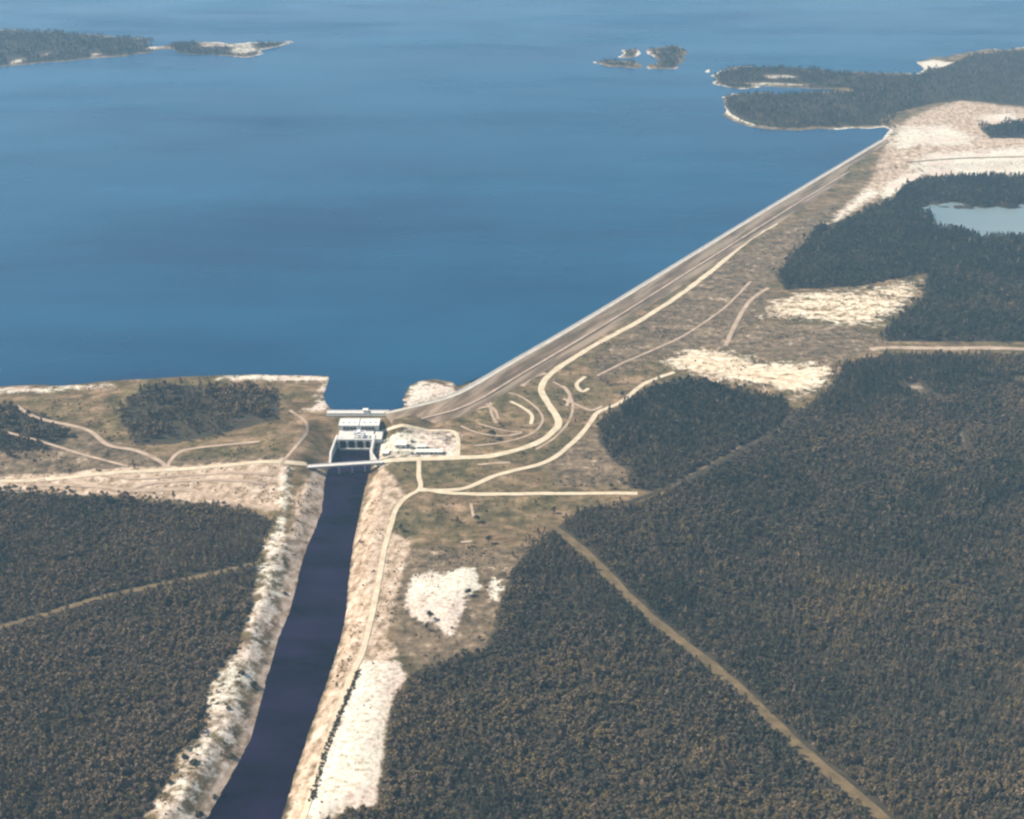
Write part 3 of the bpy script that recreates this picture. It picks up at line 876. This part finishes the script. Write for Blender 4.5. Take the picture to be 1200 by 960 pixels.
def transformer(px, py, label):
    p = at(px, py, 1.5); z = flat_z(p) - .2
    e = empty('transformer', (p.x, p.y, z)); tag(e, label, 'transformer', 'transformers in the yard')
    MB().box(-2.6, 2.6, -1.8, 1.8, 0.3, 4).build('tank', M['steel'], e, 0.1)
    mb = MB()
    for i in range(6):
        mb.box(-2.3 + i * .85, -1.95 + i * .85, -2.9, -1.85, 0.8, 3.6)
    mb.build('radiator', M['steel'], e)
    for x in (-1.6, 0, 1.6):
        MB().tube((x, 0, 4), (x * 1.2, 0, 6), .28, .14).build('bushing', M['old_concrete'], e)
    MB().box(-3.2, 3.2, -2.4, 2.4, 0, .28).build('plinth', M['concrete'], e)
    return e


transformer(483, 518, 'grey transformer nearest the top of the pale yard')
transformer(483, 525, 'middle grey transformer between the two square buildings')
transformer(483, 532, 'grey transformer nearest the left end of the long low building')


def gantry(px, py, w, label):
    p = at(px, py, 1.5); z = flat_z(p) - .2
    e = empty('switchyard_gantry', (p.x, p.y, z)); tag(e, label, 'gantry', 'line gantries in the switchyard')
    for x in (-w / 2, w / 2):
        MB().bar((x - 1.2, 0, 0), (x, 0, 12), .35).bar((x + 1.2, 0, 0), (x, 0, 12), .35).bar((x - .7, 0, 5), (x + .7, 0, 5), .25).build('leg', M['steel'], e)
    MB().bar((-w / 2 - 1, 0, 12.2), (w / 2 + 1, 0, 12.2), .5).build('beam', M['steel'], e)
    for x in (-w / 4, 0, w / 4):
        MB().tube((x, 0, 11.9), (x, 0, 10.4), .18, .18).build('insulator', M['old_concrete'], e)
    return e


gantry(515, 514, 22, 'grey steel line gantry standing inside the top of the loop road')
gantry(515, 522, 22, 'grey steel line gantry behind the long low building')

# ------------------------------------------------------------------ trees
def tri_leaf(mb, c, s, r):
    a = Vector((r.gauss(0, 1), r.gauss(0, 1), r.gauss(0, 1))).normalized()
    u = a.orthogonal().normalized(); w = a.cross(u)
    t = r.random() * 6.28
    e1 = (u * math.cos(t) + w * math.sin(t)) * s; e2 = (w * math.cos(t) - u * math.sin(t)) * s * r.uniform(.5, .9)
    b = len(mb.v)
    mb.v += [tuple(c - e1 - e2 * .6), tuple(c + e1 * .8 - e2), tuple(c + e1 + e2 * .7), tuple(c - e1 * .7 + e2)]
    mb.f.append((b, b + 1, b + 2, b + 3))


def tree_parts(kind, seed, n_leaf=150, leaf=0.75):
    r = random.Random(seed)
    tr, cr = MB(), MB()
    if kind == 'broad':
        h = r.uniform(9, 12); cw = r.uniform(3.2, 4.1)
        tr.tube((0, 0, -.6), (0.2, .1, h * .45), .34, .22); tr.tube((0.2, .1, h * .45), (.1, -.2, h * .85), .22, .06, 5)
        clumps = []
        for k in range(9):
            t = k / 9 * 6.283 + r.random(); e = r.uniform(.15, 1)
            rad = cw * math.cos(e * 1.35) * r.uniform(.65, 1.0)
            c = Vector((math.cos(t) * rad, math.sin(t) * rad, h * (.42 + .48 * e)))
            clumps.append(c)
            tr.tube((0.2, .1, h * r.uniform(.3, .5)), tuple(c * .9), .12, .03, 4)
        clumps.append(Vector((0, 0, h * .9)))
        per = n_leaf // len(clumps)
        for c in clumps:
            for _ in range(per):
                tri_leaf(cr, c + Vector((r.gauss(0, .8), r.gauss(0, .8), r.gauss(0, .65))), leaf * r.uniform(.6, 1.2), r)
    elif kind == 'pine':
        h = r.uniform(12, 16); cw = r.uniform(2.3, 3.0)
        tr.tube((0, 0, -.6), (0, 0, h * .95), .32, .06)
        for k in range(n_leaf):
            e = r.random() ** .8; t = r.random() * 6.283
            rad = cw * (1 - e) ** .75 * r.uniform(.45, 1.05) + .15
            lay = h * (.34 + .66 * (math.floor(e * 8) + r.uniform(-.15, .45)) / 8)
            tri_leaf(cr, Vector((math.cos(t) * rad, math.sin(t) * rad, min(lay, h) - rad * .18)), leaf * r.uniform(.6, 1.1) * (1.1 - .5 * e), r)
        for k in range(6):
            t = k * 1.05; z = h * (.35 + .07 * k)
            tr.tube((0, 0, z), (math.cos(t) * cw * .6, math.sin(t) * cw * .6, z - .2), .08, .03, 4)
    else:  # shrub
        h = r.uniform(1.8, 2.6)
        for k in range(4):
            t = k * 1.6 + r.random(); tr.tube((0, 0, -.3), (math.cos(t) * .8, math.sin(t) * .8, h * .7), .07, .03, 4)
        for k in range(n_leaf):
            d = Vector((r.gauss(0, 1), r.gauss(0, 1), abs(r.gauss(0, 1)))).normalized() * r.uniform(.5, 1.0)
            tri_leaf(cr, Vector((d.x * 1.5, d.y * 1.5, .3 + d.z * h * .8)), leaf * r.uniform(.5, 1), r)
    return tr, cr


def mesh_only(name, mbs, mats):
    me = bpy.data.meshes.new(name)
    V, Fc, mi = [], [], []
    for k, mb in enumerate(mbs):
        b = len(V); V += mb.v; Fc += [tuple(i + b for i in f) for f in mb.f]; mi += [k] * len(mb.f)
    me.from_pydata(V, [], Fc)
    for m in mats: me.materials.append(m)
    me.polygons.foreach_set('material_index', mi)
    me.update()
    return me


PROTO_KINDS = ['broad'] * 5 + ['pine'] * 4
near_meshes, proto_objs = [], []
protos = bpy.data.collections.new('tree_shapes')      # only instanced, never in the scene
for k, kd in enumerate(PROTO_KINDS):
    t_, c_ = tree_parts(kd, 100 + k, 170 if kd == 'broad' else 190, .72)
    near_meshes.append((mesh_only('trunk', [t_], [M['bark']]), mesh_only('crown', [c_], [M['leaf']])))
    t_, c_ = tree_parts(kd, 200 + k, 90, 1.0)
    o = bpy.data.objects.new('tree_shape_%02d' % k, mesh_only('tree_shape', [t_, c_], [M['bark'], M['leaf']]))
    protos.objects.link(o); proto_objs.append(o)
shrubs = bpy.data.collections.new('shrub_shapes')
for k in range(3):
    t_, c_ = tree_parts('shrub', 300 + k, 40, .6)
    shrubs.objects.link(bpy.data.objects.new('shrub_shape_%02d' % k, mesh_only('shrub_shape', [t_, c_], [M['bark'], M['leaf']])))


def scatter_group(coll, name):
    ng = bpy.data.node_groups.new(name, 'GeometryNodeTree')
    ng.interface.new_socket('Geometry', in_out='INPUT', socket_type='NodeSocketGeometry')
    ng.interface.new_socket('Geometry', in_out='OUTPUT', socket_type='NodeSocketGeometry')
    gi, go = ng.nodes.new('NodeGroupInput'), ng.nodes.new('NodeGroupOutput')
    m2p = ng.nodes.new('GeometryNodeMeshToPoints')
    ci = ng.nodes.new('GeometryNodeCollectionInfo'); ci.inputs['Collection'].default_value = coll
    ci.inputs['Separate Children'].default_value = True; ci.inputs['Reset Children'].default_value = True
    iop = ng.nodes.new('GeometryNodeInstanceOnPoints')

    def attr(nm, typ):
        a = ng.nodes.new('GeometryNodeInputNamedAttribute'); a.data_type = typ; a.inputs['Name'].default_value = nm
        return a.outputs['Attribute']
    lk = ng.links.new
    lk(gi.outputs[0], m2p.inputs['Mesh']); lk(m2p.outputs[0], iop.inputs['Points'])
    lk(ci.outputs[0], iop.inputs['Instance'])
    iop.inputs['Pick Instance'].default_value = True
    lk(attr('pick', 'INT'), iop.inputs['Instance Index'])
    lk(attr('rot', 'FLOAT_VECTOR'), iop.inputs['Rotation'])
    lk(attr('scl', 'FLOAT_VECTOR'), iop.inputs['Scale'])
    lk(iop.outputs[0], go.inputs[0])
    return ng


GN_TREES, GN_SHRUBS = scatter_group(protos, 'scatter_trees'), scatter_group(shrubs, 'scatter_shrubs')


def stuff(name, P, pick, rotz, scl, tint, ng, label, cat):
    me = bpy.data.meshes.new(name)
    n = len(P)
    me.vertices.add(n); me.vertices.foreach_set('co', P.astype(np.float32).ravel())
    a = me.attributes.new('pick', 'INT', 'POINT'); a.data.foreach_set('value', pick.astype(np.int32))
    a = me.attributes.new('tint', 'FLOAT', 'POINT'); a.data.foreach_set('value', tint.astype(np.float32))
    r = np.zeros((n, 3), np.float32); r[:, 2] = rotz; r[:, 0] = RNG.normal(0, .05, n); r[:, 1] = RNG.normal(0, .05, n)
    a = me.attributes.new('rot', 'FLOAT_VECTOR', 'POINT'); a.data.foreach_set('vector', r.ravel())
    s = np.stack([scl, scl, scl * RNG.uniform(.85, 1.2, n)], -1).astype(np.float32)
    a = me.attributes.new('scl', 'FLOAT_VECTOR', 'POINT'); a.data.foreach_set('vector', s.ravel())
    me.update()
    o = link(bpy.data.objects.new(name, me))
    md = o.modifiers.new('scatter', 'NODES'); md.node_group = ng
    return tag(o, label, cat, kind='stuff')


def jitter_grid(P, step):
    lo, hi = P.min(0), P.max(0)
    gx = np.arange(lo[0], hi[0], step); gy = np.arange(lo[1], hi[1], step * .87)
    X, Y = np.meshgrid(gx, gy)
    X = X + (np.arange(len(gy)) % 2)[:, None] * step * .5
    X = X + RNG.uniform(-.36, .36, X.shape) * step; Y = Y + RNG.uniform(-.36, .36, Y.shape) * step
    return X.ravel(), Y.ravel()


def in_view(X, Y, Z, mx=160, my=130):
    px, py, d = pix(X, Y, Z)
    return (px > -mx) & (px < 1200 + mx) & (py > -60) & (py < 960 + my) & (d > 0)


def road_ok(X, Y):
    ok = np.ones(X.shape, bool)
    for P, w in road_clear:
        lo, hi = P.min(0) - w, P.max(0) + w
        m = ok & (X > lo[0]) & (X < hi[0]) & (Y > lo[1]) & (Y < hi[1])
        if m.any():
            ok[m] &= line_dist(X[m], Y[m], P) > w
    return ok


peninsula = poly(shore_right[:32] + [(1090, 100), (1060, 132), (1045, 140)], LAKE_Z)
regions = [  # name, polygon, spacing, pine share, tint centre, tint spread, edge softness, label
    ('left', forests['left'], 5.5, .28, .66, .22, 3, 'close-packed dull brown forest left of the canal'),
    ('left_clump', forests['left_clump'], 8.8, .2, .74, .2, 34, 'dark clump of trees behind the left lake shore'),
    ('left_band', forests['left_band'], 9.0, .3, .6, .16, 34, 'grey green band of trees at the left edge near the shore'),
    ('clump', forests['clump'], 6.0, .7, .20, .14, 4, 'dark green tree clump below the sandy patch and right of the road bend'),
    ('right', forests['right'], 5.5, .40, .48, .22, 3, 'vast dark grey brown forest filling the lower right'),
    ('upper', forests['upper'], 6.8, .72, .15, .12, 6, 'blue green forest downstream of the far end of the dam'),
    ('far_clump', forests['far_clump'], 9, .6, .2, .1, 6, 'small dark wood in the sand beyond the dam end'),
    ('far', forests['far'], 12, .6, .2, .1, 6, 'hazy wooded land beyond the far end of the dam'),
    ('peninsula', peninsula, 10.2, .6, .2, .12, 5, 'hazy wooded peninsula in the lake beyond the dam'),
]
for k, P in enumerate(ISLANDS):
    regions.append(('isle%d' % k, P, 12 if k == 0 else 11, .6, .16, .1, 5,
                    ['long hazy wooded shore at the far left of the lake', 'low hazy island with pale beaches at the far left', 'tiny flat island left of the island trio',
                     'tiny island just above its flat neighbour', 'larger round island of the far island cluster', 'islet off the tip of the wooded peninsula'][k]))

near_pool, brush = [], []
for name, P, step, pine, tc, ts, soft, label in regions:
    X, Y = jitter_grid(P, step)
    s = sdf(X, Y, P, 60)
    edge = (vnoise(X, Y, 30, 31) - .5) * 2 * soft
    m = (s < edge - 1.5) | ((s < edge + 13) & (RNG.random(len(X)) < .16))
    m0 = m
    X, Y = X[m], Y[m]
    Z = ground_z(X, Y)
    m = in_view(X, Y, Z); m1 = m
    X, Y, Z = X[m], Y[m], Z[m]
    m = road_ok(X, Y) & (Z > -.9 - 99 * (sdf(X, Y, POND, 40) > 38)) & (sdf(X, Y, CANAL, 60) > 16) & (land_sd(X, Y) > (6 if step < 9 else 12))
    for kk in ('spoil_strip', 'blob', 'speck_a', 'speck_b', 'speck_c', 'beach', 'beach2', 'isle_dots', 'pen_a', 'pen_b', 'isle_a', 'isle_b', 'isle_c'):
        m &= sdf(X, Y, sands[kk], 20) > 0
    # small natural gaps, which scrub fills
    gap = vnoise(X, Y, 22, 41, 2)
    if name in ('left', 'right', 'upper'):
        q = m & (gap > (.66 if step < 7 else .56)) & (s[m0][m1] < -2)
        brush.append(np.stack([X[q], Y[q], Z[q] - .2], -1))
    m &= gap + RNG.normal(0, .05, len(gap)) < {'left': .75, 'right': .75, 'upper': .75, 'clump': .75, 'peninsula': .62, 'far': .64}.get(name, .62)
    if name in ('far', 'upper'):
        m &= sdf(X, Y, ABUT, 40) > 2
    if name == 'far_clump':
        pass
    X, Y, Z = X[m], Y[m], Z[m]
    n = len(X)
    reg = vnoise(X, Y, 160, 51, 3)
    is_pine = RNG.random(n) < np.clip(pine + (reg - .5) * 3.0, .04, .96)
    pick = np.where(is_pine, 5 + RNG.integers(0, 4, n), RNG.integers(0, 5, n))
    tint = np.where(is_pine, tc - .13, tc + .06) + RNG.normal(0, ts * .55, n) + (vnoise(X, Y, 110, 61, 2) - .5) * ts * 3.4 + (vnoise(X, Y, 36, 63, 2) - .5) * ts * 2.6
    if name == 'left':   # the lower left corner runs to olive gold
        tint += .16 * sstep(1350, 950, Y)
    if name == 'right':
        tint -= .20 * sstep(1400, 2000, Y)
        tint += .08 * sstep(1150, 900, Y)
    if name == 'clump':
        tint += .38 * sstep(1720, 1600, Y) * sstep(420, 250, X)
    if step > 10:
        tint += .02
    if name in ('left', 'right'):
        tint += (vnoise(X, Y, 300, 67, 2) - .5) * .55 + .04
    tint = np.where(RNG.random(n) < .012, .98, np.clip(tint, .02, .93))
    scl = (.50 + .74 * RNG.random(n) ** 1.5 + .5 * (vnoise(X, Y, 45, 77) - .5)) * (min(step, 8.0) / 6.1 if step < 10 else .95) * 1.0
    rot = RNG.uniform(0, 6.28, n)
    order = np.ones(n, bool)
    if name in ('left', 'right'):
        px, py, dep = pix(X, Y, Z + 7)
        for i in np.nonzero((px > 3) & (px < 1197) & (py < 956) & (py > 800))[0]:
            near_pool.append((dep[i], name, i))
    regions[[r[0] for r in regions].index(name)] = (name, X, Y, Z, pick, rot, scl, tint, label)

near_pool.sort()
near_sel = near_pool[:300]
chosen = {'left': set(), 'right': set()}
for _, nm, i in near_sel:
    chosen[nm].add(i)

NEAR_LABEL = {
    ('left', 0): ('dull brown broad-crowned tree packed in the forest corner left of the canal mouth', 'brown trees at the lower left'),
    ('left', 1): ('dark narrow pine packed in the forest corner left of the canal mouth', 'pines at the lower left'),
    ('right', 0): ('grey brown broad-crowned tree in the front rows of the forest right of the canal', 'brown trees along the lower right'),
    ('right', 1): ('dark narrow pine in the front rows of the forest right of the canal', 'pines along the lower right'),
}
for reg in regions:
    name, X, Y, Z, pick, rot, scl, tint, label = reg
    keep = np.ones(len(X), bool)
    for i in chosen.get(name, ()):
        keep[i] = False
        pn = int(pick[i] >= 5)
        t = empty('pine_tree' if pn else 'tree', (X[i], Y[i], Z[i] - .2), rot[i])
        t.scale = (scl[i],) * 3
        lb, gr = NEAR_LABEL[(name, pn)]
        tag(t, lb, 'tree', gr)
        for nm, me in zip(('trunk', 'crown'), near_meshes[pick[i]]):
            c = link(bpy.data.objects.new(nm, me), t)
            c['tint'] = float(tint[i])
    stuff('forest', np.stack([X, Y, Z - .2], -1)[keep], pick[keep], rot[keep], scl[keep], tint[keep], GN_TREES, label, 'forest')
print('TREES', sum(len(r[1]) for r in regions), {r[0]: len(r[1]) for r in regions})


def single_tree(px, py, kind, s, tint, label, z=0.0, group='single trees in the clearings'):
    p = at(px, py, z)
    k = random.Random(px * 31 + py).randrange(4) + (5 if kind == 'pine' else 0)
    t = empty('pine_tree' if kind == 'pine' else 'tree', (p.x, p.y, flat_z(p) - .2), px * .7)
    t.scale = (s, s, s * .85); tag(t, label, 'tree', group)
    for nm, me in zip(('trunk', 'crown'), near_meshes[k]):
        c = link(bpy.data.objects.new(nm, me), t); c['tint'] = tint
    return t


single_tree(577, 515, 'broad', 1.7, .30, 'dark round tree alone inside the big road bend')
single_tree(559, 612, 'broad', 1.25, .05, 'nearly black round tree alone in the clearing below the straight road')
single_tree(573, 636, 'broad', 1.25, .1, 'dark round tree below the black one in the clearing')
single_tree(536, 612, 'pine', .9, .25, 'thin dark tree left of the black round tree')
single_tree(470, 622, 'broad', 1.0, .2, 'green tree beside the sandy bend right of the canal')
single_tree(504, 726, 'broad', 1.3, .12, 'dark tree in the notch of the white spoil patch')
single_tree(549, 697, 'broad', 1.2, .12, 'green tree at the right edge of the white spoil patch')
single_tree(500, 738, 'pine', 1.0, .2, 'narrow tree at the lower tip of the white spoil patch')
single_tree(586, 500, 'broad', .8, .4, 'small brown tree beside the hooked track', )
single_tree(615, 462, 'broad', .8, .35, 'small tree where the road spur meets the bend')
single_tree(649, 602, 'broad', 1.0, .3, 'tree at the head of the diagonal clearing')
single_tree(628, 592, 'pine', .9, .3, 'narrow tree just below the straight pale road')
single_tree(712, 452, 'broad', .9, .4, 'small brown tree on the slope above the dark clump')
single_tree(743, 568, 'broad', 1.1, .1, 'dark tree hiding the end of the straight road')
single_tree(716, 573, 'broad', .9, .1, 'dark tree that breaks the line of the straight road')

# shrubs: a few large ones told apart, the scrub as a mass
shrub_near = []
for k in range(3):
    t_, c_ = tree_parts('shrub', 400 + k, 70, .5)
    shrub_near.append((mesh_only('stem', [t_], [M['bark']]), mesh_only('crown', [c_], [M['leaf']])))
bank_labels = ['dark shrub highest up the rubble bank left of the canal', 'green shrub where the rubble bank first widens', 'shrub beside the pale rubble above the bank bend', 'dark shrub on the narrow waist of the rubble bank',
               'broad green shrub in the middle of the lower rubble bank', 'twin-like shrub below the broad green one', 'dark shrub near the foot of the rubble bank', 'low shrub on the rubble at the water side', 'last dark shrub at the bottom of the rubble bank']
for k, ((a, b), lb) in enumerate(zip(((333, 690), (283, 790), (296, 798), (268, 832), (217, 890), (228, 897), (250, 925), (270, 880), (232, 948)), bank_labels)):
    p = at(a, b, 0)
    e = empty('shrub', (p.x, p.y, flat_z(p) - .2), k); s = 1.6 + .5 * (k % 3); e.scale = (s * 1.2, s * 1.2, s)
    tag(e, lb, 'shrub', 'shrubs on the left canal bank')
    for nm, me in zip(('stem', 'crown'), shrub_near[k % 3]):
        c = link(bpy.data.objects.new(nm, me), e); c['tint'] = .15 + .05 * (k % 4)

clearing = poly([(-300, 456), (300, 448), (380, 490), (450, 492), (540, 470), (700, 380), (940, 255), (1040, 225), (1100, 330), (1040, 410), (800, 600), (640, 640), (590, 780), (470, 800), (350, 1000), (100, 1000), (200, 880), (300, 640), (-300, 590)])
X, Y = jitter_grid(clearing, 4.6)
m = (sdf(X, Y, clearing, 40) < 0) & (land_sd(X, Y) > 8)
X, Y = X[m], Y[m]; Z = ground_z(X, Y)
dn = vnoise(X, Y, 45, 71, 3)
sm = sand_mask(X, Y, sands); cs = sdf(X, Y, CANAL, 60)
m = in_view(X, Y, Z) & road_ok(X, Y) & (RNG.random(len(X)) < np.maximum(.06 + sstep(.50, .80, dn) * .6, .5 * sand_mask(X, Y, {k: tans[k] for k in ('bank_l', 'bank_r', 'left')}) * sstep(.45, .65, dn)) * (1 - .7 * sm)) & (cs > 7) & (sdf(X, Y, YARD, 40) > 8) & (forest_sd(X, Y) > 0)
dcr = line_dist(X, Y, np.array([tuple(c.xy) for c in crest]))
m &= (dcr > 52) & ~((np.abs(X - PHX) < 75) & (Y > 1560) & (Y < 1790))
X, Y, Z = X[m], Y[m], Z[m]
nS = len(X)
stuff('undergrowth', np.stack([X, Y, Z - .2], -1), RNG.integers(0, 3, nS), RNG.uniform(0, 6, nS), RNG.uniform(.3, .75, nS) + .75 * RNG.random(nS) ** 8, np.clip(RNG.normal(.55, .2, nS), .05, .95), GN_SHRUBS, 'low scrub dotted over the cleared ground below the dam', 'scrub')
bp_ = np.concatenate(brush); bp_ = np.repeat(bp_, 3, 0); bp_[:, :2] += RNG.normal(0, 2.2, (len(bp_), 2)); bp_[:, 2] = ground_z(bp_[:, 0], bp_[:, 1]) - .2
nS = len(bp_)
stuff('undergrowth', bp_, RNG.integers(0, 3, nS), RNG.uniform(0, 6, nS), RNG.uniform(.7, 1.6, nS), np.clip(RNG.normal(.55, .2, nS), .05, .95), GN_SHRUBS, 'brushy undergrowth filling the small gaps between the forest trees', 'scrub')
# weeds in the drain beside the right bank track
dl = resample([tuple(at(a, b, 0).xy) for a, b in ((421, 785), (412, 805), (401, 830), (392, 853), (380, 885), (365, 938))], 1.6)
dl = np.repeat(dl, 3, 0) + RNG.normal(0, 1.5, (len(dl) * 3, 2))
nS = len(dl)
stuff('undergrowth', np.stack([dl[:, 0], dl[:, 1], ground_z(dl[:, 0], dl[:, 1]) - .2], -1), RNG.integers(0, 3, nS), RNG.uniform(0, 6, nS), RNG.uniform(.5, 1.1, nS), np.clip(RNG.normal(.4, .12, nS), .05, .95), GN_SHRUBS,
      'dark strip of weeds between the bank track and the white spoil', 'weeds')

# ------------------------------------------------------------------ air, sky, sun
hb = MB().box(-10200, 10200, -2200, 14200, -20, 1010)
hm = bpy.data.materials.new('thin_haze'); hm.use_nodes = True
hn = hm.node_tree; hn.nodes.clear()
ho = N(hn, 'ShaderNodeOutputMaterial'); hv = N(hn, 'ShaderNodeVolumePrincipled')
HAZE = 0.60e-4
hv.inputs['Color'].default_value = (0.40, 0.72, 1.0, 1)
hv.inputs['Density'].default_value = HAZE
hv.inputs['Anisotropy'].default_value = 0.0
hn.links.new(hv.outputs[0], ho.inputs['Volume'])
haze = hb.build('haze', hm)
tag(haze, 'thin blue haze over the whole lake and forest', 'haze', kind='stuff')

SUN_EL, SUN_AZ = R(44), math.atan2(-0.97, 0.18)      # azimuth measured from +Y towards +X
w = bpy.data.worlds.new('World'); SC.world = w; w.use_nodes = True
wn = w.node_tree; bg = wn.nodes['Background']
sky = N(wn, 'ShaderNodeTexSky', sky_type='NISHITA', sun_disc=False)
sky.sun_elevation = SUN_EL; sky.sun_rotation = SUN_AZ
sky.air_density = 1.0; sky.dust_density = 1.0; sky.ozone_density = 1.5
wn.links.new(sky.outputs[0], bg.inputs[0]); bg.inputs[1].default_value = 0.066
sd = bpy.data.lights.new('sun', 'SUN'); sd.energy = 4.8; sd.angle = R(0.53); sd.color = (1.0, 0.905, 0.77)
so = link(bpy.data.objects.new('sun', sd))
dirv = Vector((math.sin(SUN_AZ) * math.cos(SUN_EL), math.cos(SUN_AZ) * math.cos(SUN_EL), math.sin(SUN_EL)))
so.rotation_euler = dirv.to_track_quat('Z', 'Y').to_euler()
so.location = (0, 0, 1500)

vs = SC.view_settings
vs.view_transform = 'Standard'; vs.look = 'None'; vs.gamma = 1.0; vs.exposure = 0.8; vs.use_curve_mapping = False
cy = SC.cycles
cy.volume_bounces = 1; cy.max_bounces = 6; cy.diffuse_bounces = 2; cy.glossy_bounces = 2
cy.use_denoising = True
cy.pixel_filter_type = 'BLACKMAN_HARRIS'; cy.filter_width = 2.4
